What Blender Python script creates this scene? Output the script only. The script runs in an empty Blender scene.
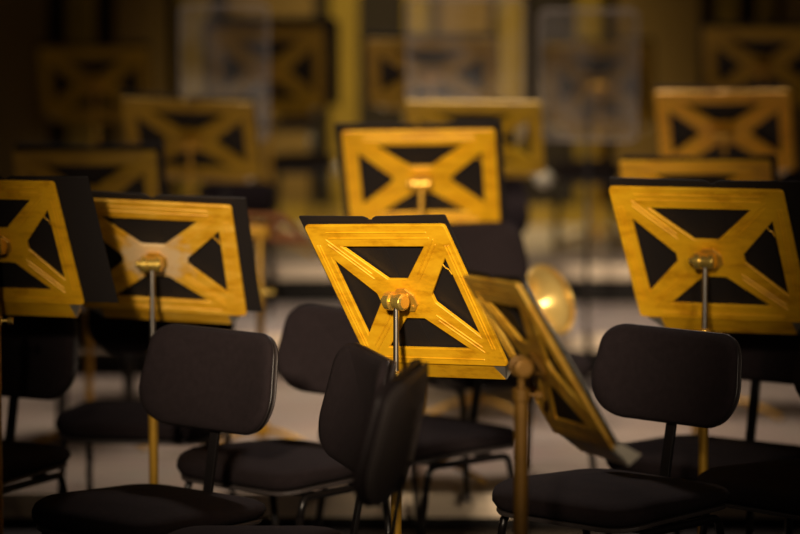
import bpy, bmesh, math, random
from mathutils import Vector, Matrix, Euler
random.seed(4)
sc = bpy.context.scene
COL = sc.collection
PI = math.pi
R = math.radians

# ------------------------------------------------------------ materials
def nodes(name):
    m = bpy.data.materials.new(name); m.use_nodes = True
    nt = m.node_tree
    b = nt.nodes['Principled BSDF']
    return m, nt, b

def simple(name, col, rough=.5, metal=0., bump=None, spec=.5, vary=0.0, vscale=8, stretch=(1, 1, 1)):
    m, nt, b = nodes(name)
    b.inputs['Base Color'].default_value = (*col, 1)
    b.inputs['Roughness'].default_value = rough
    b.inputs['Metallic'].default_value = metal
    b.inputs['Specular IOR Level'].default_value = spec
    tc = nt.nodes.new('ShaderNodeTexCoord'); mp = nt.nodes.new('ShaderNodeMapping')
    mp.inputs['Scale'].default_value = stretch
    nt.links.new(tc.outputs['Object'], mp.inputs['Vector'])
    if vary:
        n = nt.nodes.new('ShaderNodeTexNoise'); n.inputs['Scale'].default_value = vscale; n.inputs['Detail'].default_value = 6
        nt.links.new(mp.outputs[0], n.inputs['Vector'])
        r = nt.nodes.new('ShaderNodeValToRGB')
        r.color_ramp.elements[0].position = .3; r.color_ramp.elements[1].position = .7
        r.color_ramp.elements[0].color = (*[c*(1-vary) for c in col], 1)
        r.color_ramp.elements[1].color = (*[min(1, c*(1+vary)) for c in col], 1)
        nt.links.new(n.outputs['Fac'], r.inputs[0]); nt.links.new(r.outputs[0], b.inputs['Base Color'])
    if bump:
        n2 = nt.nodes.new('ShaderNodeTexNoise'); n2.inputs['Scale'].default_value = bump[0]; n2.inputs['Detail'].default_value = 3
        nt.links.new(mp.outputs[0], n2.inputs['Vector'])
        bp = nt.nodes.new('ShaderNodeBump'); bp.inputs['Strength'].default_value = bump[1]; bp.inputs['Distance'].default_value = .002
        nt.links.new(n2.outputs['Fac'], bp.inputs['Height']); nt.links.new(bp.outputs[0], b.inputs['Normal'])
    return m

def planks(name, c1, c2, gap, width=.14, length=2.2, rough=.45):
    m, nt, b = nodes(name)
    tc = nt.nodes.new('ShaderNodeTexCoord')
    br = nt.nodes.new('ShaderNodeTexBrick')
    br.inputs['Scale'].default_value = 1
    br.inputs['Brick Width'].default_value = length; br.inputs['Row Height'].default_value = width
    br.inputs['Mortar Size'].default_value = .003
    br.inputs['Color1'].default_value = (*c1, 1); br.inputs['Color2'].default_value = (*c2, 1); br.inputs['Mortar'].default_value = (*gap, 1)
    nt.links.new(tc.outputs['Object'], br.inputs['Vector'])
    mp = nt.nodes.new('ShaderNodeMapping'); mp.inputs['Scale'].default_value = (1.5, 30, 1.5)
    nt.links.new(tc.outputs['Object'], mp.inputs['Vector'])
    n = nt.nodes.new('ShaderNodeTexNoise'); n.inputs['Scale'].default_value = 3; n.inputs['Detail'].default_value = 6
    nt.links.new(mp.outputs[0], n.inputs['Vector'])
    mx = nt.nodes.new('ShaderNodeMix'); mx.data_type = 'RGBA'; mx.blend_type = 'MULTIPLY'
    mx.inputs['Factor'].default_value = .55
    nt.links.new(br.outputs['Color'], mx.inputs['A']); nt.links.new(n.outputs['Color'], mx.inputs['B'])
    nt.links.new(mx.outputs['Result'], b.inputs['Base Color'])
    b.inputs['Roughness'].default_value = rough
    return m

M = {}
def paint(name, lo, mid, hi, worn=0.):
    """brushed lacquer over plywood: streaks, blotches, optional pale rubbed-through wear around the hub"""
    m, nt, b = nodes(name); L = nt.links.new
    b.inputs['Metallic'].default_value = .12
    tc = nt.nodes.new('ShaderNodeTexCoord'); mp = nt.nodes.new('ShaderNodeMapping'); mp.inputs['Scale'].default_value = (9, 9, 26); mp.inputs['Rotation'].default_value = (0, .12, 0)
    L(tc.outputs['Object'], mp.inputs['Vector'])
    oi = nt.nodes.new('ShaderNodeObjectInfo'); ad = nt.nodes.new('ShaderNodeVectorMath'); ad.operation = 'ADD'; ml = nt.nodes.new('ShaderNodeMath'); ml.operation = 'MULTIPLY'; ml.inputs[1].default_value = 40
    L(oi.outputs['Random'], ml.inputs[0]); L(mp.outputs[0], ad.inputs[0]); L(ml.outputs[0], ad.inputs[1])
    n = nt.nodes.new('ShaderNodeTexNoise'); n.inputs['Scale'].default_value = 1.; n.inputs['Detail'].default_value = 8; n.inputs['Roughness'].default_value = .68
    L(ad.outputs[0], n.inputs['Vector'])
    r = nt.nodes.new('ShaderNodeValToRGB'); r.color_ramp.elements[0].position = .30; r.color_ramp.elements[1].position = .68
    r.color_ramp.elements[0].color = (*lo, 1); r.color_ramp.elements[1].color = (*hi, 1); e = r.color_ramp.elements.new(.48); e.color = (*mid, 1)
    L(n.outputs['Fac'], r.inputs[0]); col = r.outputs[0]
    if worn:
        ln = nt.nodes.new('ShaderNodeVectorMath'); ln.operation = 'LENGTH'; L(tc.outputs['Object'], ln.inputs[0])
        n3 = nt.nodes.new('ShaderNodeTexNoise'); n3.inputs['Scale'].default_value = 30; n3.inputs['Detail'].default_value = 4; L(tc.outputs['Object'], n3.inputs['Vector'])
        a = nt.nodes.new('ShaderNodeMath'); a.operation = 'MULTIPLY_ADD'; a.inputs[1].default_value = -.16; L(n3.outputs['Fac'], a.inputs[0]); L(ln.outputs['Value'], a.inputs[2])
        mr = nt.nodes.new('ShaderNodeMapRange'); mr.inputs['From Min'].default_value = .045; mr.inputs['From Max'].default_value = -.01; mr.inputs['To Max'].default_value = worn
        L(a.outputs[0], mr.inputs['Value'])
        mx = nt.nodes.new('ShaderNodeMix'); mx.data_type = 'RGBA'; L(mr.outputs[0], mx.inputs['Factor']); L(col, mx.inputs['A']); mx.inputs['B'].default_value = (.78, .60, .36, 1)
        col = mx.outputs['Result']
    L(col, b.inputs['Base Color'])
    r2 = nt.nodes.new('ShaderNodeMapRange'); r2.inputs['To Min'].default_value = .22; r2.inputs['To Max'].default_value = .6
    L(n.outputs['Fac'], r2.inputs['Value']); L(r2.outputs[0], b.inputs['Roughness'])
    bp = nt.nodes.new('ShaderNodeBump'); bp.inputs['Strength'].default_value = .35; bp.inputs['Distance'].default_value = .0015
    L(n.outputs['Fac'], bp.inputs['Height']); L(bp.outputs[0], b.inputs['Normal'])
    return m
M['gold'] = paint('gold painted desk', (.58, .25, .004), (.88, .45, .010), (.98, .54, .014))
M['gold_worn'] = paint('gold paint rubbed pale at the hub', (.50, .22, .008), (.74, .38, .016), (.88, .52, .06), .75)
M['gold_dim'] = paint('gold painted desk, dimmed copy', (.26, .140, .004), (.43, .255, .007), (.54, .33, .012))  # darker copy of the gold; the far stands' dimness is in the colour
M['bronze'] = paint('bronze brown painted desk', (.45, .20, .012), (.72, .38, .030), (.85, .52, .07))
M['bronze_pole'] = simple('aged bronze tube', (.26, .13, .02), .42, .3, vary=.25, vscale=12)
M['gold_pole'] = simple('brass lacquered tube', (.62, .34, .035), .38, .45, vary=.2, vscale=12)
M['brass'] = simple('polished brass', (.95, .66, .14), .27, .85)
M['horn'] = simple('polished horn brass', (.98, .70, .22), .3, .6)
M['knob'] = simple('near-white knob with painted highlight', (.95, .90, .84), .35, .15)  # near-white and barely metallic: the highlight is put into the colour
M['steel'] = simple('brushed steel rod', (.62, .57, .5), .28, 1.)
M['tin'] = simple('bare metal corner', (.75, .68, .55), .35, .8)
M['folder'] = simple('black leatherette cover', (.014, .011, .010), .6, spec=.3, bump=(300, .3))
M['paper'] = simple('music paper', (.75, .72, .62), .8)
M['fabric'] = simple('charcoal brown upholstery', (.0195, .0138, .0150), .95, spec=.12, bump=(900, .8), vary=.12, vscale=60)
M['piping'] = simple('black plastic edging', (.018, .014, .014), .38)
M['plastic'] = simple('black plastic shell', (.055, .045, .043), .38)
M['blackmetal'] = simple('black powder coated tube', (.012, .010, .010), .3, .2)
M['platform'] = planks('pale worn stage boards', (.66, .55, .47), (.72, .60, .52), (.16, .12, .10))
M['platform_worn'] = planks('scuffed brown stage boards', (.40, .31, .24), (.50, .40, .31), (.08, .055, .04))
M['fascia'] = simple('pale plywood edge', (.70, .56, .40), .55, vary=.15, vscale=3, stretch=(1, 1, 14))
M['void'] = simple('black fill of the gap under the risers', (.008, .006, .005), .9)  # solid black block stands in for the dark gap below the boards
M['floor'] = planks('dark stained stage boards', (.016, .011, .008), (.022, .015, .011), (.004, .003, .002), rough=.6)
M['wall'] = simple('olive ochre painted wall', (.23, .140, .032), .7, vary=.08, vscale=2)
M['pilaster'] = simple('yellow olive painted pilaster', (.34, .225, .022), .6, vary=.08, vscale=3)
M['recess'] = simple('dark brown recess panelling', (.020, .012, .005), .8)
M['wood'] = simple('reddish brown wood', (.22, .08, .02), .5, vary=.3, vscale=6, stretch=(1, 1, 6))

# ------------------------------------------------------------ mesh helpers
def obj(name, bm, mat, parent=None, smooth=False, bevel=0, seg=2, mw=None):
    bmesh.ops.recalc_face_normals(bm, faces=bm.faces[:])
    me = bpy.data.meshes.new(name); bm.to_mesh(me); bm.free()
    if smooth:
        for p in me.polygons: p.use_smooth = True
    me.materials.append(mat)
    o = bpy.data.objects.new(name, me); COL.objects.link(o)
    if parent: o.parent = parent
    if mw is not None: o.matrix_local = mw
    if bevel:
        md = o.modifiers.new('b', 'BEVEL'); md.width = bevel; md.segments = seg; md.limit_method = 'ANGLE'; md.angle_limit = R(40)
        md2 = o.modifiers.new('n', 'WEIGHTED_NORMAL') if smooth else None
    return o

def thing(name, loc, rz, label, cat, group=None):
    o = bpy.data.objects.new(name, None); COL.objects.link(o)
    o.empty_display_size = .1
    o.location = loc; o.rotation_euler = (0, 0, rz)
    return tag(o, label, cat, group)

def tag(o, label, cat, group=None):
    o['label'] = label; o['category'] = cat
    if group: o['group'] = group
    return o

def box(bm, c, s, rot=None):
    r = bmesh.ops.create_cube(bm, size=1)
    mt = Matrix.Translation(c) @ (rot.to_4x4() if rot else Matrix()) @ Matrix.Diagonal((*s, 1))
    bmesh.ops.transform(bm, matrix=mt, verts=r['verts']); return bm

def bar(bm, a, b, w, t, up=Vector((0, 0, 1))):
    a = Vector(a); b = Vector(b); d = b - a; L = d.length; d.normalize()
    x = d; z = (up - up.dot(x) * x).normalized(); y = z.cross(x)
    rot = Matrix((x, y, z)).transposed()
    return box(bm, (a + b) / 2, (L, w, t), rot)

def tube(bm, pts, r, n=12, closed=False, caps=True):
    pts = [Vector(p) for p in pts]; rs = r if isinstance(r, (list, tuple)) else [r] * len(pts)
    N = len(pts); rings = []
    up = None
    for i, p in enumerate(pts):
        if closed: d = pts[(i + 1) % N] - pts[i - 1]
        else: d = pts[min(i + 1, N - 1)] - pts[max(i - 1, 0)]
        d.normalize()
        if up is None:
            up = Vector((0, 0, 1)) if abs(d.z) < .9 else Vector((1, 0, 0))
        up = (up - up.dot(d) * d).normalized(); s = d.cross(up)
        rings.append([bm.verts.new(p + (math.cos(2*PI*k/n) * up + math.sin(2*PI*k/n) * s) * rs[i]) for k in range(n)])
    for i in range(N if closed else N - 1):
        A = rings[i]; B = rings[(i + 1) % N]
        for k in range(n): bm.faces.new((A[k], A[(k+1) % n], B[(k+1) % n], B[k]))
    if caps and not closed:
        bm.faces.new(rings[0]); bm.faces.new(rings[-1][::-1])
    return bm

def smoothpath(ctrl, n=6):
    """Catmull-Rom through the control points"""
    P = [Vector(c) for c in ctrl]; P = [P[0] * 2 - P[1]] + P + [P[-1] * 2 - P[-2]]
    out = []
    for i in range(1, len(P) - 2):
        for k in range(n):
            t = k / n
            out.append(.5 * ((2 * P[i]) + (P[i+1] - P[i-1]) * t + (2*P[i-1] - 5*P[i] + 4*P[i+1] - P[i+2]) * t*t + (3*P[i] - P[i-1] - 3*P[i+1] + P[i+2]) * t**3))
    out.append(P[-2]); return out

def rtrap(w, wb, h, rt, rb, n=7):
    """rounded trapezoid outline: top width w, bottom width wb, bulging sides"""
    P = [Vector((w/2, h/2)), Vector((-w/2, h/2)), Vector((-wb/2, -h/2)), Vector((wb/2, -h/2))]
    out = []
    for i, p in enumerate(P):
        r = rt if i < 2 else rb
        a = (P[i-1] - p).normalized(); b = (P[(i+1) % 4] - p).normalized()
        half = math.acos(max(-1, min(1, a.dot(b)))) / 2
        d = r / math.tan(half); p0 = p + a*d; p1 = p + b*d
        c = p + (a + b).normalized() * r / math.sin(half)
        a0 = math.atan2(p0.y - c.y, p0.x - c.x); a1 = math.atan2(p1.y - c.y, p1.x - c.x)
        if a1 < a0: a1 += 2*PI
        for k in range(n + 1):
            t = a0 + (a1 - a0)*k/n; out.append((c.x + r*math.cos(t), c.y + r*math.sin(t)))
    return out

def lathe(bm, prof, n=32, mt=Matrix()):
    rings = []
    for rr, z in prof:
        rings.append([bm.verts.new(mt @ Vector((rr * math.cos(2*PI*k/n), rr * math.sin(2*PI*k/n), z))) for k in range(n)])
    for A, B in zip(rings, rings[1:]):
        for k in range(n): bm.faces.new((A[k], A[(k+1) % n], B[(k+1) % n], B[k]))
    bm.faces.new(rings[0][::-1]); bm.faces.new(rings[-1])
    return bm

def polyplate(loops, y0, y1):
    """loops in x,z; first is the outline, the others are holes; extruded from y0 to y1"""
    bm = bmesh.new(); edges = []
    for lp in loops:
        vs = [bm.verts.new((x, y0, z)) for x, z in lp]
        for i in range(len(vs)): edges.append(bm.edges.new((vs[i], vs[(i+1) % len(vs)])))
    bmesh.ops.triangle_fill(bm, use_beauty=True, edges=edges)
    r = bmesh.ops.extrude_face_region(bm, geom=bm.faces[:])
    vv = [e for e in r['geom'] if isinstance(e, bmesh.types.BMVert)]
    bmesh.ops.translate(bm, verts=vv, vec=(0, y1 - y0, 0))
    return bm

def rrect(w, h, r, n=5, wb=None):
    """rounded rectangle outline; wb = width at the bottom"""
    wb = wb or w; out = []
    for cx, cz, a0 in ((w/2 - r, h/2 - r, 0), (-w/2 + r, h/2 - r, 90), (-wb/2 + r, -h/2 + r, 180), (wb/2 - r, -h/2 + r, 270)):
        for k in range(n + 1):
            a = R(a0 + 90 * k / n); out.append((cx + r * math.cos(a), cz + r * math.sin(a)))
    return out

def copy_tree(o, parent=None):
    c = o.copy(); COL.objects.link(c); c.parent = parent
    if parent: c.matrix_parent_inverse = o.matrix_parent_inverse.copy()
    for ch in list(o.children): copy_tree(ch, c)
    return c

# ------------------------------------------------------------ the setting
def struct(name, bm, mat, **k):
    o = obj(name, bm, mat, **k); o['kind'] = 'structure'; return o

zA, zB, zC = .12, .30, .48
yA, yB, yC, yW = 11.15, 13.95, 15.05, 16.9
XW = 5.2
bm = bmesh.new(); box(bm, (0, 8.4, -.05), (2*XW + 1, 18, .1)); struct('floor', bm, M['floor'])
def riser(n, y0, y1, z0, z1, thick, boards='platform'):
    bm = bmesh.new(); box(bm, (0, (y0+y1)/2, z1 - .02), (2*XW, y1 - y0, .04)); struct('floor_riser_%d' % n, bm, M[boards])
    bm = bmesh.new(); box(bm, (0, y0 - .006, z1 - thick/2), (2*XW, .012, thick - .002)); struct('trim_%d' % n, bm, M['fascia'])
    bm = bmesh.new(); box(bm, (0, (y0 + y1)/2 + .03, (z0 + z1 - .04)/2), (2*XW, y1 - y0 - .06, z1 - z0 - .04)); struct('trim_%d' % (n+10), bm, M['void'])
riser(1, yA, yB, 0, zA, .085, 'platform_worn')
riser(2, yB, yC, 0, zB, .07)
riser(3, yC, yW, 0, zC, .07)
bm = bmesh.new(); box(bm, (0, yW + .3, 2.2), (2*XW + 1, .2, 4.6)); struct('wall_back', bm, M['recess'])
# panelling: wide ochre panels, narrow pilasters, dark recesses between
tn = 30
def wallpiece(x0, x1, depth, mat, z0=zC, z1=4.3, flute=False):
    global tn
    bm = bmesh.new(); box(bm, ((x0+x1)/2, yW + .2 - depth/2, (z0+z1)/2), (x1-x0, depth, z1-z0))
    if flute:
        n = 3; w = (x1 - x0)
        for i in range(n):
            cx = x0 + w * (i + .5) / n
            box(bm, (cx, yW + .2 - depth - .008, (z0 + z1)/2), (w / n * .5, .016, z1 - z0 - .2))
    struct('trim_%d' % tn, bm, mat, bevel=.004); tn += 1
for a, b in [(-3.95, -3.5), (-2.95, -2.5), (-2.15, -1.80), (-1.45, -1.185), (-.875, -.44), (.20, .46), (1.10, 1.53), (1.95, 2.25), (2.6, 3.05), (3.5, 3.95)]:
    wallpiece(a, b, .10, M['wall'])
for a, b in [(-4.2, -4.06), (-3.4, -3.26), (-3.2, -3.06), (-2.4, -2.27), (-1.70, -1.56), (-1.13, -.975), (-.36, -.215), (.025, .15), (.50, .625), (.90, 1.03), (1.62, 1.72), (1.82, 1.90), (2.33, 2.46), (3.15, 3.28), (4.05, 4.2)]:
    wallpiece(a, b, .14, M['pilaster'], flute=True)
bm = bmesh.new(); box(bm, (0, yW - .02, zC + .05), (2*XW, .03, .1)); struct('baseboard_back', bm, M['pilaster'])

# ------------------------------------------------------------ music stands
W, H = .52, .46
def desk_mesh():
    h = [
        rrect(W, H, .012, 3),
        [(x*W, z*H) for x, z in ((-.295, .35), (.295, .35), (.068, .115), (-.068, .115))],
        [(x*W, z*H) for x, z in ((-.295, -.385), (.295, -.385), (.066, -.165), (-.066, -.165))],
        [(x*W, z*H) for x, z in ((-.405, .27), (-.405, -.295), (-.195, -.05), (-.195, .01))],
        [(x*W, z*H) for x, z in ((.405, .27), (.405, -.295), (.195, -.05), (.195, .01))],
    ]
    bm = polyplate(h, -.005, .005)
    # pressed ridges along every bar
    def ridge(a, b):
        bar(bm, (a[0]*W, -.0055, a[1]*H), (b[0]*W, -.0055, b[1]*H), .0045, .003, up=Vector((0, -1, 0)))
    for a, b in (((.36, .235), (.372, .20)), ((.372, .20), (.392, .185)), ((.392, .185), (.398, .15))):
        bar(bm, (a[0]*W, -.002, a[1]*H), (b[0]*W, -.002, b[1]*H), .004, .003, up=Vector((0, -1, 0)))
    for dz in (0, .04):
        ridge((-.36, .45 - dz), (.36, .45 - dz))
    ridge((-.36, -.455), (.36, -.455))
    for s in (-1, 1):
        ridge((s*.445, .36), (s*.445, -.38)); ridge((s*.465, .36), (s*.465, -.38))
        for t in (-1, 1):
            x = s
            for o in (-.018, .018):
                ridge((s*.385, t*.385 + o), (s*.16, t*.155 + o - (.02 if t > 0 else .0)))
    return bm

def octagon(r): return [(r*math.cos(PI/8 + k*PI/4), r*math.sin(PI/8 + k*PI/4)) for k in range(8)]

def stand(pos, tilt, roll, yaw, floor, label, rod=.16, legrot=0., gold='gold', size=1.):
    """pos: centre of the desk plate"""
    E = Euler((R(tilt), R(roll), R(yaw)), 'XYZ').to_matrix()
    back = E @ Vector((0, -1, 0)); hb = Vector((back.x, back.y, 0)).normalized()
    c = Vector(pos)
    pivot = c + E @ Vector((0, -.03 * size, .0)) + hb * .014
    base = Vector((pivot.x, pivot.y, floor))
    root = thing('music_stand', base, 0, label, 'music stand', 'gold backed music stands on the stage')
    g = M[gold]; pm = M['bronze_pole' if gold == 'bronze' else 'gold_pole']; pr = .018 if gold == 'bronze' else .0145
    dm = Matrix.Translation(c - base) @ E.to_4x4() @ Matrix.Scale(size, 4)
    desk = obj('desk', desk_mesh(), g, root, bevel=.0015, seg=1, mw=dm)
    # ledge: folded strip below the plate, turned towards the player
    bm = bmesh.new(); lw = .77 * W
    a = Vector((0, .002, -H/2 + .004)); b = Vector((0, .022, -H/2 - .062)); d = Vector((0, .062, -H/2 - .055))
    bar(bm, a + (b-a)*.0, b, lw, .005, up=Vector((0, 1, 0)))
    bar(bm, b, d, lw, .005, up=Vector((0, 0, 1)))
    obj('ledge', bm, g, desk)
    for s in (-1, 1):
        bm = bmesh.new()
        vs = []
        for x in (s*lw/2, s*(lw/2 + .004)):
            vs.append([bm.verts.new((x, *q)) for q in ((.000, -H/2 - .001), (.022, -H/2 - .064), (.062, -H/2 - .057), (.03, -H/2 - .001))])
        bm.faces.new(vs[0]); bm.faces.new(vs[1][::-1])
        for i in range(4): bm.faces.new((vs[0][i], vs[0][(i+1) % 4], vs[1][(i+1) % 4], vs[1][i]))
        # small triangular gusset flaring out to the corner of the plate
        q = [bm.verts.new(v) for v in ((s*(lw/2), -.001, -H/2 + .002), (s*(lw/2 + .045), -.001, -H/2 + .002), (s*(lw/2 + .003), .020, -H/2 - .062),
                                       (s*(lw/2), .003, -H/2 + .002), (s*(lw/2 + .045), .003, -H/2 + .002), (s*(lw/2 + .003), .024, -H/2 - .062))]
        for f in ((0, 1, 2), (5, 4, 3), (0, 3, 4, 1), (1, 4, 5, 2), (2, 5, 3, 0)): bm.faces.new([q[i] for i in f])
        e = obj('ledge_corner', bm, M['tin'], desk); e['label'] = 'bare metal corner piece of the ledge'
    # hub: octagonal brass plate and round barrel
    bm = polyplate([[(x, z - .012) for x, z in octagon(.040)]], -.011, -.005)
    for k in range(4):
        a = PI/4 + k*PI/2
        box(bm, (.027*math.cos(a), -.0125, .027*math.sin(a) - .012), (.008, .004, .008))
    obj('hub_plate', bm, pm, desk, bevel=.001, seg=1)
    yr = Matrix.Rotation(R(yaw), 3, 'Z')
    pv = pivot - base
    ax = (yr @ Vector((1, 0, 0)))
    bm = bmesh.new()
    tube(bm, [pv - ax*.034, pv - ax*.031, pv - ax*.012, pv - ax*.011, pv + ax*.011, pv + ax*.012, pv + ax*.028, pv + ax*.032],
         [.018, .026, .026, .020, .020, .024, .024, .017], 20)
    tube(bm, [pv - ax*.05, pv - ax*.048, pv - ax*.034], [.008, .012, .012], 12)
    obj('tilt_knob', bm, M['brass' if floor == 0 and gold in ('gold', 'gold_worn') else ('bronze_pole' if gold == 'bronze' else 'gold_pole')], root, smooth=False, bevel=.001)
    # rod, collar, tube
    zt = pv.z
    zc = zt - rod
    bm = bmesh.new(); tube(bm, [(0, 0, zc - .02), (0, 0, zt - .005)], .0085, 14); obj('rod', bm, M['steel' if gold in ('gold', 'gold_worn') and floor == 0 else ('bronze_pole' if gold == 'bronze' else 'gold_pole')], root, smooth=True, bevel=.001)
    bm = bmesh.new(); lathe(bm, [(pr, zc - .035), (pr + .0035, zc - .03), (pr + .0035, zc - .005), (.012, zc)], 20); tube(bm, [(.015, 0, zc - .018), (.038, 0, zc - .018)], .004, 8); tube(bm, [(.034, 0, zc-.018), (.036, 0, zc-.018), (.05, 0, zc-.018), (.052, 0, zc-.018)], [.006, .011, .011, .006], 10)
    obj('collar', bm, pm if gold == 'bronze' else M['brass'], root, bevel=.001)
    bm = bmesh.new(); tube(bm, [(0, 0, .055), (0, 0, zc - .03)], pr, 18); obj('pole', bm, pm, root, smooth=True, bevel=.001)
    # flat star foot with three curved legs
    bm = bmesh.new(); lathe(bm, [(.020, .045), (.032, .05), (.032, .085), (.022, .10)], 20); obj('foot_hub', bm, pm, root, bevel=.001)
    for k in range(3):
        a = legrot + k * 2*PI/3
        bm = bmesh.new()
        pts = smoothpath([(.028, 0, .068), (.09, 0, .062), (.18, 0, .035), (.245, 0, .0105)], 5)
        pts = [Matrix.Rotation(a, 3, 'Z') @ p for p in pts]
        tube(bm, pts, [.012 - .003 * i/(len(pts)-1) for i in range(len(pts))], 10)
        tip = pts[-1]
        lathe(bm, [(.010, 0), (.013, .003), (.013, .012), (.008, .018)], 12, Matrix.Translation((tip.x, tip.y, 0)))
        obj('leg', bm, pm, root, smooth=True, bevel=.001)
    return root, c, E

def folder(c, E, label, size, dx=0, dtop=.02, fw=.55, fh=.44, spread=.006, sheets=True, corner=.004):
    """an open black folder lying on the player's side of the desk"""
    zb = -H/2 + .002; root_m = Matrix.Translation(Vector(c)) @ E.to_4x4() @ Matrix.Scale(size, 4) @ Matrix.Translation((dx, .008, zb))
    o = bpy.data.objects.new('music_folder', None); COL.objects.link(o); o.matrix_world = root_m; o.empty_display_size = .05
    tag(o, label, 'music folder', 'black music folders on the stands')
    top = H + dtop
    for s in (-1, 1):
        x0, x1 = s*.004, s*fw/2
        if corner > .01:
            r = corner
            arc = [(x1 - s*r + s*r*math.cos(R(90*k/5)), top - r + r*math.sin(R(90*k/5))) for k in range(6)]
            lp = [(x0, 0), (x1, 0)] + arc + [(x0, top)]
        else:
            lp = [(x0, 0), (x1, 0), (x1, top - .004), (x1 - s*.004, top), (x0 + s*.02, top), (x0 + s*.004, top - .006)]
        bm = polyplate([lp], 0, .004)
        for v in bm.verts: v.co.y += spread * abs(v.co.x) / (fw/2)
        obj('cover', bm, M['folder'], o, bevel=.001, seg=1)
        if sheets:
            bm = polyplate([[(s*.008, .01), (x1 - s*.02, .01), (x1 - s*.02, top - .02), (s*.008, top - .02)]], .0045, .010)
            for v in bm.verts: v.co.y += spread * abs(v.co.x) / (fw/2)
            obj('pages', bm, M['paper'], o)
    bm = polyplate([[(-.010, 0), (.010, 0), (.010, top - .008), (-.010, top - .008)]], -.0022, -.0002)
    obj('spine', bm, M['folder'], o)
    return o

# (desk centre) tilt roll yaw floor size | label | rod, foot turn, paint | folder: label dx dtop width
stands = [
 ((.016, 9.007, 1.046), 30, -4, -43, 0, 1, 'sharpest gold X-backed music stand at the centre, leaning left over the edge-on chair backs', .19, -PI/2, 'gold',
    'black folder on the sharp central music stand, its notched top edge showing', -.012, .018, .545),
 ((-.74, 10.022, 1.042), 38, 2, -9, 0, 1, 'gold X-backed music stand behind the sharp left chair, with pale worn hub and brass knob', .26, -PI/2, 'gold_worn',
    'black folder showing past the right edge of the music stand behind the sharp left chair', .018, .018, .57),
 ((-1.165, 9.69, 1.122), 23, -1, -24, 0, .88, 'gold music stand cut off by the left edge of the photo, nearest there', .2, -PI/2, 'gold',
    'large black folder sticking out right of the stand cut off at the left edge', .07, .010, .62),
 ((-1.145, 12.187, 1.038), 40, 0, 1, zA, 1, 'dim ochre music stand at the left, above the one cut off by the edge', .2, PI/2, 'gold_dim',
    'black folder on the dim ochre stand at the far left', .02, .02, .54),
 ((-.823, 13.144, 1.185), 46, 2, -5, zA, 1, 'olive gold music stand above the worn-hub stand, in front of the black padded stool', .2, PI/2, 'gold_dim',
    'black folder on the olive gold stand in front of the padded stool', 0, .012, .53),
 ((-.618, 15.575, 1.343), 34, 0, 1, zC, 1.02, 'blurred ochre music stand framed by a rounded black folder, highest in the left half', .2, PI/2, 'gold_dim',
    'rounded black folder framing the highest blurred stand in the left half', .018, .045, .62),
 ((-1.46, 15.98, 1.255), 42, 0, 2, zC, 1, 'very dark blurred music stand at the back left near the wall', .2, PI/2, 'gold_dim',
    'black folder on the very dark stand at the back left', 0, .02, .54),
 ((.137, 14.25, 1.387), 52, 0, -2, zB, 1.06, 'blurred music stand behind the bright upper central stand, one dark triangle showing at its left', .2, PI/2, 'gold_dim',
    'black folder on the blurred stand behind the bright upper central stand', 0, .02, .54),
 ((.292, 12.856, 1.207), 50, 0, -5, zA, 1, 'ochre music stand with a pale top edge, just right of the bright upper central stand', .2, PI/2, 'gold_dim',
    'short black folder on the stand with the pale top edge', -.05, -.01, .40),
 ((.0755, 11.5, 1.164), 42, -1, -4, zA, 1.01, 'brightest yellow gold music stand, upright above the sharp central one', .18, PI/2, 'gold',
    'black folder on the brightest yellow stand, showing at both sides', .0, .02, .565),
 ((.95, 15.85, 1.25), 28, -1, -7, zC, .97, 'blurred ochre music stand with dark triangles, right of centre by the wall', .2, PI/2, 'gold_dim',
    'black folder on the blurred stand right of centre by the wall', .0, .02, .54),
 ((1.62, 14.86, 1.395), 44, 0, -9, zB, 1, 'almost black blurred music stand at the top right of the photo', .2, PI/2, 'gold_dim',
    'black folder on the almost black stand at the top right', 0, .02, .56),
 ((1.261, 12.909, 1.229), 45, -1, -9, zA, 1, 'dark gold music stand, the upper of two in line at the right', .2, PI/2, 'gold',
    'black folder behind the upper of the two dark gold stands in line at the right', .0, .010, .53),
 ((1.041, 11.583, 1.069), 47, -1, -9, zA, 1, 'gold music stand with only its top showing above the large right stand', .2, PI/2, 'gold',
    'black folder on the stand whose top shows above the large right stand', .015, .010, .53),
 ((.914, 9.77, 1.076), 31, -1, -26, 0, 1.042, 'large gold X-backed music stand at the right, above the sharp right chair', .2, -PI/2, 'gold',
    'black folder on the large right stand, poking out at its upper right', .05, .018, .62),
 ((.331, 7.977, 1.007), 30, -4, -77, 0, 1, 'bronze music stand seen nearly edge-on, leaning right of the sharp central one', .05, -PI/2, 'bronze',
    'black folder on the edge-on bronze stand', 0, .005, .50),
 ((-.50, 12.1, .93), 60, 0, -25, zA, .56, 'low brown music stand with a brass knob, half hidden right of the worn-hub stand', .2, PI/2, 'wood', None, 0, 0, 0),
]
for (pos, ti, ro, ya, fl, size, lab, rod, lr, paint, flab, dx, dt, fw) in stands:
    root, c, E = stand(pos, ti, ro, ya, fl, lab, rod, lr, paint, size)
    if flab: folder(c, E, flab, size, dx, dt, fw, corner=.05 if 'rounded' in flab else .004)

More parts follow.
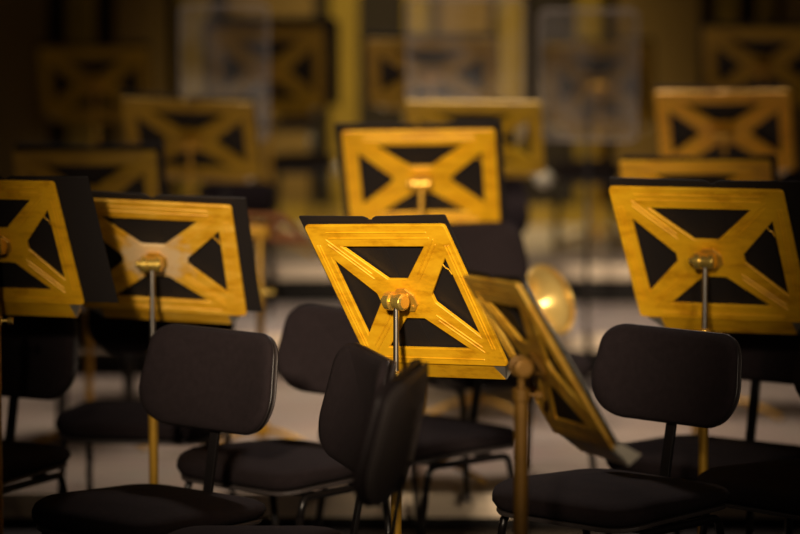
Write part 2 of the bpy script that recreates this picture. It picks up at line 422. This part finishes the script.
# ------------------------------------------------------------ chairs
def cushion(w, d, t, r, nx=10, crown=.012):
    """rounded soft slab lying in xy, its top at z=t"""
    out = rrect(w, d, r, 6)
    bm = bmesh.new()
    prof = [(.90, 0), (.975, .12), (1.0, .35), (1.0, .62), (.985, .82), (.94, .95), (.86, 1.0), (.6, 1.0 + crown*.7/t), (.3, 1.0 + crown/t)]
    rings = [[bm.verts.new((x*(1-(1-k)*.9) if False else x*k if k < .86 else x - (1-k)*w*.5*(1 if x > 0 else -1), (y*k if k < .86 else y - (1-k)*d*.5*(1 if y > 0 else -1)), z*t)) for x, y in out] for k, z in prof]
    n = len(out)
    for A, B in zip(rings, rings[1:]):
        for i in range(n): bm.faces.new((A[i], A[(i+1) % n], B[(i+1) % n], B[i]))
    bm.faces.new(rings[0][::-1]); bm.faces.new(rings[-1])
    return bm

BH = .30
def backrest_mesh(t0, t1, w, wb, h, scale=1., curve=.045):
    """curved pad: t0..t1 thickness range in y (y+ is the rear), centred on the origin"""
    out = rtrap(w, wb, h, .072, .105, 9)
    bm = bmesh.new()
    prof = [(.30, t0 - .0), (.70, t0), (.90, t0 + .002), (.97, t0 + .008), (1., t0 + .018), (1., t1 - .008), (.985, t1 - .002), (.9, t1), (.5, t1)]
    rings = []
    for k, y in prof:
        ring = []
        for x, z in out:
            xx, zz = x*k, z*k
            if k >= .9: xx = x - (1-k)*.24*(x/(w/2)); zz = z - (1-k)*.24*(z/(h/2))
            yy = y - curve * (xx/(w/2))**2 - .012*((zz/(h/2)))**2 * (1 if zz < 0 else .3)
            ring.append(bm.verts.new((xx, yy, zz)))
        rings.append(ring)
    n = len(out)
    for A, B in zip(rings, rings[1:]):
        for i in range(n): bm.faces.new((A[i], A[(i+1) % n], B[(i+1) % n], B[i]))
    bm.faces.new(rings[0][::-1]); bm.faces.new(rings[-1])
    return bm

def bend(pts, r, n=5):
    """polyline with rounded corners"""
    P = [Vector(p) for p in pts]; out = [P[0]]
    for i in range(1, len(P) - 1):
        a = (P[i-1] - P[i]); b = (P[i+1] - P[i])
        q = min(r, a.length*.45, b.length*.45)
        p0 = P[i] + a.normalized()*q; p1 = P[i] + b.normalized()*q
        for k in range(n + 1):
            t = k / n; out.append(p0*(1-t)**2 + P[i]*2*t*(1-t) + p1*t*t)
    out.append(P[-1]); return out

def make_chair(seat_h, top_h, BH, label):
    """faces local -y; origin on the floor below the middle of the seat"""
    root = thing('orchestra_chair', (0, 0, 0), 0, label, 'chair', 'black upholstered orchestra chairs')
    sw, sd, st = .54, .50, .060
    bm = cushion(sw, sd, st, .10); bmesh.ops.translate(bm, verts=bm.verts[:], vec=(0, 0, seat_h - st))
    for v in bm.verts:      # waterfall front edge, dished rear
        if v.co.y < -.10: v.co.z -= .35 * (abs(v.co.y) - .10)**1.5
        if v.co.y > .02 and v.co.z > seat_h - st*.6: v.co.z -= .014 * min(1, (v.co.y - .02) / .08)
    obj('seat', bm, M['fabric'], root, smooth=True)
    bm = bmesh.new(); out = rrect(sw - .02, sd - .02, .095, 6)
    bm = polyplate([out], 0, .012); bmesh.ops.rotate(bm, verts=bm.verts[:], cent=(0, 0, 0), matrix=Matrix.Rotation(-PI/2, 3, 'X'))
    z0 = min(v.co.z for v in bm.verts)
    bmesh.ops.translate(bm, verts=bm.verts[:], vec=(0, 0, seat_h - st - .012 - z0 - .0005))
    for v in bm.verts:
        if v.co.y < -.10: v.co.z -= .35 * (abs(v.co.y) - .10)**1.5
    obj('seat_pan', bm, M['plastic'], root, bevel=.003)
    zr = seat_h - st - .036
    for s in (-1, 1):
        # side rail of the frame, and its two legs
        x = s*.238
        path = bend([(x, -.185, zr - .06), (x, -.17, zr), (x, .17, zr), (x, .185, zr - .06)], .05)
        bm = bmesh.new(); tube(bm, path, .0115, 10); obj('side_rail', bm, M['blackmetal'], root, smooth=True)
        for e in (-1, 1):
            bm = bmesh.new(); foot = Vector((x + s*.012, e*.235, .012)); tp = Vector((x, e*.185, zr - .058))
            tube(bm, [tp, foot], .0115, 10)
            lg = obj('leg', bm, M['blackmetal'], root, smooth=True)
            bm = bmesh.new(); lathe(bm, [(.010, 0), (.015, .003), (.015, .022), (.012, .026)], 12, Matrix.Translation((foot.x, foot.y, 0)))
            obj('foot_cap', bm, M['plastic'], lg)
    bm = bmesh.new()
    for y in (-.12, .12): tube(bm, [(-.238, y, zr), (.238, y, zr)], .010, 10)
    box(bm, (-.12, 0, zr + .011), (.03, .30, .024)); box(bm, (.12, 0, zr + .011), (.03, .30, .024))
    obj('cross_bar', bm, M['blackmetal'], root)
    lean = R(11)
    bz = top_h - BH/2 * math.cos(lean); by = .295
    # flat steel post running under the seat and up to the backrest
    bm = bmesh.new()
    P = bend([(0, .02, zr + .002), (0, .225, zr + .002), (0, by + .012, bz + .05)], .07, 6)
    wv = .016
    rings = []
    for i, p in enumerate(P):
        d = (P[min(i+1, len(P)-1)] - P[max(i-1, 0)]).normalized(); nn = Vector((1, 0, 0)).cross(d)
        rings.append([bm.verts.new(p + Vector((a*wv, 0, 0)) + nn*b*.006) for a, b in ((-1, -1), (1, -1), (1, 1), (-1, 1))])
    for A, B in zip(rings, rings[1:]):
        for k in range(4): bm.faces.new((A[k], A[(k+1) % 4], B[(k+1) % 4], B[k]))
    bm.faces.new(rings[0]); bm.faces.new(rings[-1][::-1])
    obj('back_post', bm, M['blackmetal'], root, bevel=.002)
    mt = Matrix.Translation((0, by, bz)) @ Matrix.Rotation(-lean, 4, 'X')
    b = obj('backrest', backrest_mesh(-.032, .004, .46, .53, BH, 1.), M['fabric'], root, smooth=True, mw=mt)
    sh = obj('back_shell', backrest_mesh(.0, .020, .456, .526, BH - .004, 1.), M['plastic'], b, smooth=True)
    bm = bmesh.new(); out = rtrap(.459, .529, BH - .001, .072, .105, 9)
    pts = [Vector((x, -.002 - .045*(x/.225)**2 - .012*((z/(BH/2)))**2*(1 if z < 0 else .3), z)) for x, z in out]
    tube(bm, pts, .0035, 6, closed=True); obj('piping', bm, M['piping'], b, smooth=True)
    return root

CHAIRS = [
    (-0.700, 9.173, 0.00, -40, 0.460, 0.895, 0.285, 'sharp black chair at the left front, its rounded backrest facing us below the worn-hub stand'),
    (-0.355, 8.543, 0.00, -75, 0.460, 0.935, 0.310, 'black chair turned left beside the central stand pole, its backrest seen obliquely'),
    (-0.270, 7.876, 0.00, -100, 0.540, 1.000, 0.310, 'nearest black chair, its backrest seen edge-on before the central stand pole'),
    (-0.345, 9.895, 0.00, -42, 0.475, 0.865, 0.265, 'black chair between the sharp left chair and the central stand, its whole seat showing'),
    (-0.835, 10.864, 0.00, -8, 0.460, 0.870, 0.280, 'black chair behind the sharp left chair, half hidden under the worn-hub stand'),
    (-1.329, 10.053, 0.00, -28, 0.460, 0.850, 0.280, 'dark chair at the left edge below the stand cut off there'),
    (0.061, 10.633, 0.00, -48, 0.440, 0.870, 0.280, 'black chair with thin legs behind the edge-on stand, seat showing right of the central pole'),
    (0.579, 9.024, 0.00, -42, 0.530, 0.915, 0.260, 'sharp black chair at the right with rounded backrest below the large right stand'),
    (0.954, 10.074, 0.00, -35, 0.460, 0.900, 0.280, 'black chair behind the sharp right chair, backrest under the large stand corner'),
    (1.170, 9.360, 0.00, -46, 0.500, 0.900, 0.280, 'black chair at the lower right edge, only its seat inside the photo'),
    (0.335, 11.305, 0.12, 28, 0.460, 0.870, 0.260, 'blurred black chair holding the brass horn behind the central stand'),
    (0.280, 13.383, 0.12, 0, 0.460, 0.870, 0.280, 'blurred black chair right behind the brightest stand, a strip of backrest showing'),
]
protos = {}
for (x, y, fl, rz, sh, th, bh, lab) in CHAIRS:
    key = (round(sh, 2), round(th, 2), bh)
    if key not in protos: o = make_chair(sh, th, bh, lab); protos[key] = o
    else:
        o = copy_tree(protos[key]); o['label'] = lab
    o.location = (x, y, fl); o.rotation_euler = (0, 0, R(rz))

# stools on the upper risers
def make_stool(w, d, t, seat_h, label, caps=False):
    root = thing('padded_stool', (0, 0, 0), 0, label, 'stool', 'black padded stools on the risers')
    bm = cushion(w, d, t, min(.05, t*.9)); bmesh.ops.translate(bm, verts=bm.verts[:], vec=(0, 0, seat_h - t))
    obj('seat', bm, M['fabric'], root, smooth=True)
    z = seat_h - t
    bm = bmesh.new()
    for s in (-1, 1):
        box(bm, (0, s*(d/2 - .03), z - .012), (w - .05, .022, .024)); box(bm, (s*(w/2 - .03), 0, z - .012), (.022, d - .08, .024))
    obj('seat_frame', bm, M['blackmetal'], root)
    for sx in (-1, 1):
        for sy in (-1, 1):
            bm = bmesh.new(); tube(bm, [(sx*(w/2 - .03), sy*(d/2 - .03), z - .02), (sx*(w/2 - .02), sy*(d/2 - .02), 0)], .011, 10)
            obj('leg', bm, M['blackmetal'], root, smooth=True)
    if caps:
        s = caps
        bm = bmesh.new(); lathe(bm, [(.008, 0), (.012, .01), (.030, .02), (.038, .04), (.030, .066), (.012, .080)], 16, Matrix.Translation((s*(w/2 + .0), -d/2 + .05, z + .0)) @ Matrix.Rotation(s*PI/2, 4, 'Y'))
        k = obj('glint_knob', bm, M['knob'], root, smooth=True); k['label'] = 'round knob painted near-white for a metal highlight'
    return root
STOOLS = [
    (-0.727, 14.729, 0.30, 0, 0.34, 0.34, 0.13, 0.570, 0, 'thick black padded stool seat right of the olive gold stand'),
    (-0.459, 15.721, 0.48, 0, 0.30, 0.30, 0.05, 0.440, 1, 'thin black stool left of the brightest stand, with a round knob painted bright at its right'),
    (0.873, 15.611, 0.48, 0, 0.32, 0.30, 0.07, 0.420, -1, 'thin black stool right of centre with a round knob painted bright at its left end'),
    (1.808, 15.022, 0.48, 0, 0.34, 0.30, 0.07, 0.420, 0, 'black stool at the right edge behind the two stands in line'),
    (-1.140, 12.365, 0.12, 0, 0.30, 0.28, 0.09, 0.460, 0, 'small black stool under the gap between the two left stands'),
    (-0.631, 16.177, 0.48, 0, 0.46, 0.30, 0.06, 0.620, 0, 'tall dark stool below the highest blurred stand at the left'),
]
for (x, y, fl, rz, w, d, t, sh, cap, lab) in STOOLS:
    o = make_stool(w, d, t, sh, lab, cap); o.location = (x, y, fl); o.rotation_euler = (0, 0, R(rz))

# ------------------------------------------------------------ brass horn lying on a chair
def horn(loc, rot, label):
    root = thing('brass_horn', loc, 0, label, 'french horn')
    root.rotation_euler = rot
    # bell: opens along +x local
    bm = bmesh.new()
    prof = []
    for k in range(15):
        t = k/14; prof.append((.012 + .012*t + .098*t**4.2, .24*t))
    rings = prof + [(r - .0015 if r > .03 else r - .001, z - .0012) for r, z in reversed(prof)]
    n = 36; rg = []
    for rr, z in rings: rg.append([bm.verts.new((z - .10, rr*math.cos(2*PI*k/n), rr*math.sin(2*PI*k/n))) for k in range(n)])
    for A, B in zip(rg, rg[1:]):
        for k in range(n): bm.faces.new((A[k], A[(k+1) % n], B[(k+1) % n], B[k]))
    obj('bell', bm, M['horn'], root, smooth=True)
    bm = bmesh.new(); tube(bm, [(.1395, .122*math.cos(a*PI/18), .122*math.sin(a*PI/18)) for a in range(36)], .003, 8, closed=True); obj('bell_rim', bm, M['horn'], root, smooth=True)
    # big coil sweeping from the bell throat
    bm = bmesh.new()
    pts = [(-.10 - .09*math.sin(a) , .0 + .006*k, -.0 - .078*(1 - math.cos(a))) for k, a in enumerate([i*PI/10 for i in range(0, 17)])]
    tube(bm, pts, [.012 - .0003*i for i in range(len(pts))], 12); obj('main_coil', bm, M['horn'], root, smooth=True)
    for j, (rr, oy, ox, oz) in enumerate(((.070, .03, -.07, -.082), (.055, -.025, -.05, -.085), (.040, .05, -.04, -.09))):
        bm = bmesh.new(); tube(bm, [(ox + rr*math.cos(a*PI/14), oy, oz + rr*math.sin(a*PI/14)) for a in range(28)], .0075, 10, closed=True)
        obj('slide_tube', bm, M['horn'], root, smooth=True)
    for j in range(3):
        bm = bmesh.new(); lathe(bm, [(.012, 0), (.018, .004), (.018, .045), (.012, .05)], 18, Matrix.Translation((-.10 + j*.04, .0, -.10)) @ Matrix.Rotation(PI/2, 4, 'X'))
        obj('valve', bm, M['steel'], root, smooth=False, bevel=.001)
    bm = bmesh.new(); tube(bm, smoothpath([(-.02, .05, -.13), (-.12, .06, -.15), (-.22, .05, -.12), (-.27, .04, -.04)], 6), .006, 10)
    lathe(bm, [(.006, 0), (.008, .04), (.013, .05), (.012, .055)], 14, Matrix.Translation((-.27, .04, -.04)) @ Matrix.Rotation(-.35, 4, 'Y'))
    obj('lead_pipe', bm, M['horn'], root, smooth=True)
    return root
HORN = (.405, 11.22, .728)
horn(HORN, (R(0), R(-22), R(-38)), 'shiny brass horn resting on the chair seat behind the edge-on stand')

# ------------------------------------------------------------ clear acrylic sound screens
def acrylic():
    m = bpy.data.materials.new('clear acrylic with painted pale haze'); m.use_nodes = True; nt = m.node_tree
    for n in list(nt.nodes): nt.nodes.remove(n)
    out = nt.nodes.new('ShaderNodeOutputMaterial'); mix = nt.nodes.new('ShaderNodeMixShader'); mix2 = nt.nodes.new('ShaderNodeMixShader')
    tr = nt.nodes.new('ShaderNodeBsdfTransparent'); tr.inputs[0].default_value = (.97, .96, .94, 1)
    df = nt.nodes.new('ShaderNodeBsdfDiffuse'); df.inputs[0].default_value = (.85, .78, .72, 1)
    gl = nt.nodes.new('ShaderNodeBsdfGlossy'); gl.inputs['Roughness'].default_value = .12
    fr = nt.nodes.new('ShaderNodeFresnel'); fr.inputs[0].default_value = 1.45
    tc = nt.nodes.new('ShaderNodeTexCoord'); no = nt.nodes.new('ShaderNodeTexNoise'); no.inputs['Scale'].default_value = 5
    mr = nt.nodes.new('ShaderNodeMapRange'); mr.inputs['From Min'].default_value = .4; mr.inputs['From Max'].default_value = .65; mr.inputs['To Min'].default_value = .02; mr.inputs['To Max'].default_value = .09  # patchy pale diffuse mixed in to stand for reflections on the panel
    nt.links.new(tc.outputs['Object'], no.inputs[0]); nt.links.new(no.outputs[0], mr.inputs[0]); nt.links.new(mr.outputs[0], mix.inputs[0])
    nt.links.new(tr.outputs[0], mix.inputs[1]); nt.links.new(df.outputs[0], mix.inputs[2])
    nt.links.new(fr.outputs[0], mix2.inputs[0]); nt.links.new(mix.outputs[0], mix2.inputs[1]); nt.links.new(gl.outputs[0], mix2.inputs[2])
    nt.links.new(mix2.outputs[0], out.inputs[0]); return m
M['acrylic'] = acrylic()
M['edge'] = simple('frosted acrylic edge', (.22, .18, .15), .5)
def screen(x, y, fl, rz, w, h, label):
    root = thing('acrylic_screen', (x, y, fl), R(rz), label, 'sound screen', 'clear acrylic sound screens')
    bm = polyplate([[(a, b + h/2 + 1.02) for a, b in rrect(w, h, .03)]], -.003, .003); p = obj('panel', bm, M['acrylic'], root)
    bm = bmesh.new(); tube(bm, [Vector((a, 0, b + h/2 + 1.02)) for a, b in rrect(w, h, .03)], .0055, 6, closed=True); obj('panel_edge', bm, M['edge'], p)
    bm = bmesh.new(); tube(bm, [(0, .012, .02), (0, .012, 1.20)], .010, 10); obj('post', bm, M['blackmetal'], root, smooth=True)
    bm = bmesh.new(); lathe(bm, [(.14, 0), (.14, .01), (.03, .02), (.015, .04)], 28); obj('base', bm, M['blackmetal'], root, smooth=False)
for a in [(-.72, 13.65, zA, 0, .36, .55, 'clear acrylic screen left of the rounded black folder, barely visible'),
          (.27, 13.6, zA, 2, .48, .58, 'clear acrylic screen above the stand with the pale top edge'),
          (.77, 13.65, zA, -3, .40, .53, 'clear acrylic screen in front of the blurred right-hand stand by the wall')]: screen(*a)

# ------------------------------------------------------------ light
def area(loc, target, size, power, col, sy=None):
    l = bpy.data.lights.new('stage_lamp', 'AREA'); l.energy = power; l.color = col; l.size = size
    if sy: l.shape = 'RECTANGLE'; l.size_y = sy
    o = bpy.data.objects.new('stage_lamp', l); COL.objects.link(o); o.location = loc
    o.rotation_euler = (Vector(target) - Vector(loc)).to_track_quat('-Z', 'Y').to_euler(); return o
def spot(loc, target, power, angle, col, rad=.25, blend=1.):
    l = bpy.data.lights.new('spot_lamp', 'SPOT'); l.energy = power; l.color = col; l.spot_size = R(angle); l.spot_blend = blend; l.shadow_soft_size = rad
    o = bpy.data.objects.new('spot_lamp', l); COL.objects.link(o); o.location = loc
    o.rotation_euler = (Vector(target) - Vector(loc)).to_track_quat('-Z', 'Y').to_euler(); return o
WARM = (1., .80, .58)
spot((-1.2, -1.5, 4.1), (.02, 10.4, .97), 9300, 10.6, WARM, .35)  # unseen front spot, cone kept narrow so the edges of the view darken
spot((2.0, -1.0, 3.4), (.10, 10.6, .9), 1200, 12, WARM, .35)
area((0.1, 12.8, 4.7), (.1, 12.9, 0), 1.6, 34, (1., .84, .74), 1.2).data.spread = R(66)
spot((0, 13.2, 5.2), (.1, 9.6, .7), 620, 24, (1., .84, .74), .3)
spot((.1, 14.8, 4.9), (.15, 16.9, .3), 900, 42, (1., .80, .42), .4)
w = bpy.data.worlds.new('w'); sc.world = w; w.use_nodes = True
w.node_tree.nodes['Background'].inputs[0].default_value = (1., .78, .58, 1); w.node_tree.nodes['Background'].inputs[1].default_value = .010

# ------------------------------------------------------------ camera
cam = bpy.data.cameras.new('camera'); co = bpy.data.objects.new('camera', cam); COL.objects.link(co)
co.location = (0, 0, 2.10); co.rotation_euler = (R(90 - 6.2), 0, 0)
cam.lens = 150; cam.sensor_width = 36; cam.clip_end = 60
cam.dof.use_dof = True; cam.dof.focus_distance = 9.05; cam.dof.aperture_fstop = 1.25
sc.camera = co
sc.view_settings.view_transform = 'Standard'; sc.view_settings.look = 'None'
sc.view_settings.exposure = 0; sc.view_settings.gamma = 1; sc.view_settings.use_curve_mapping = False
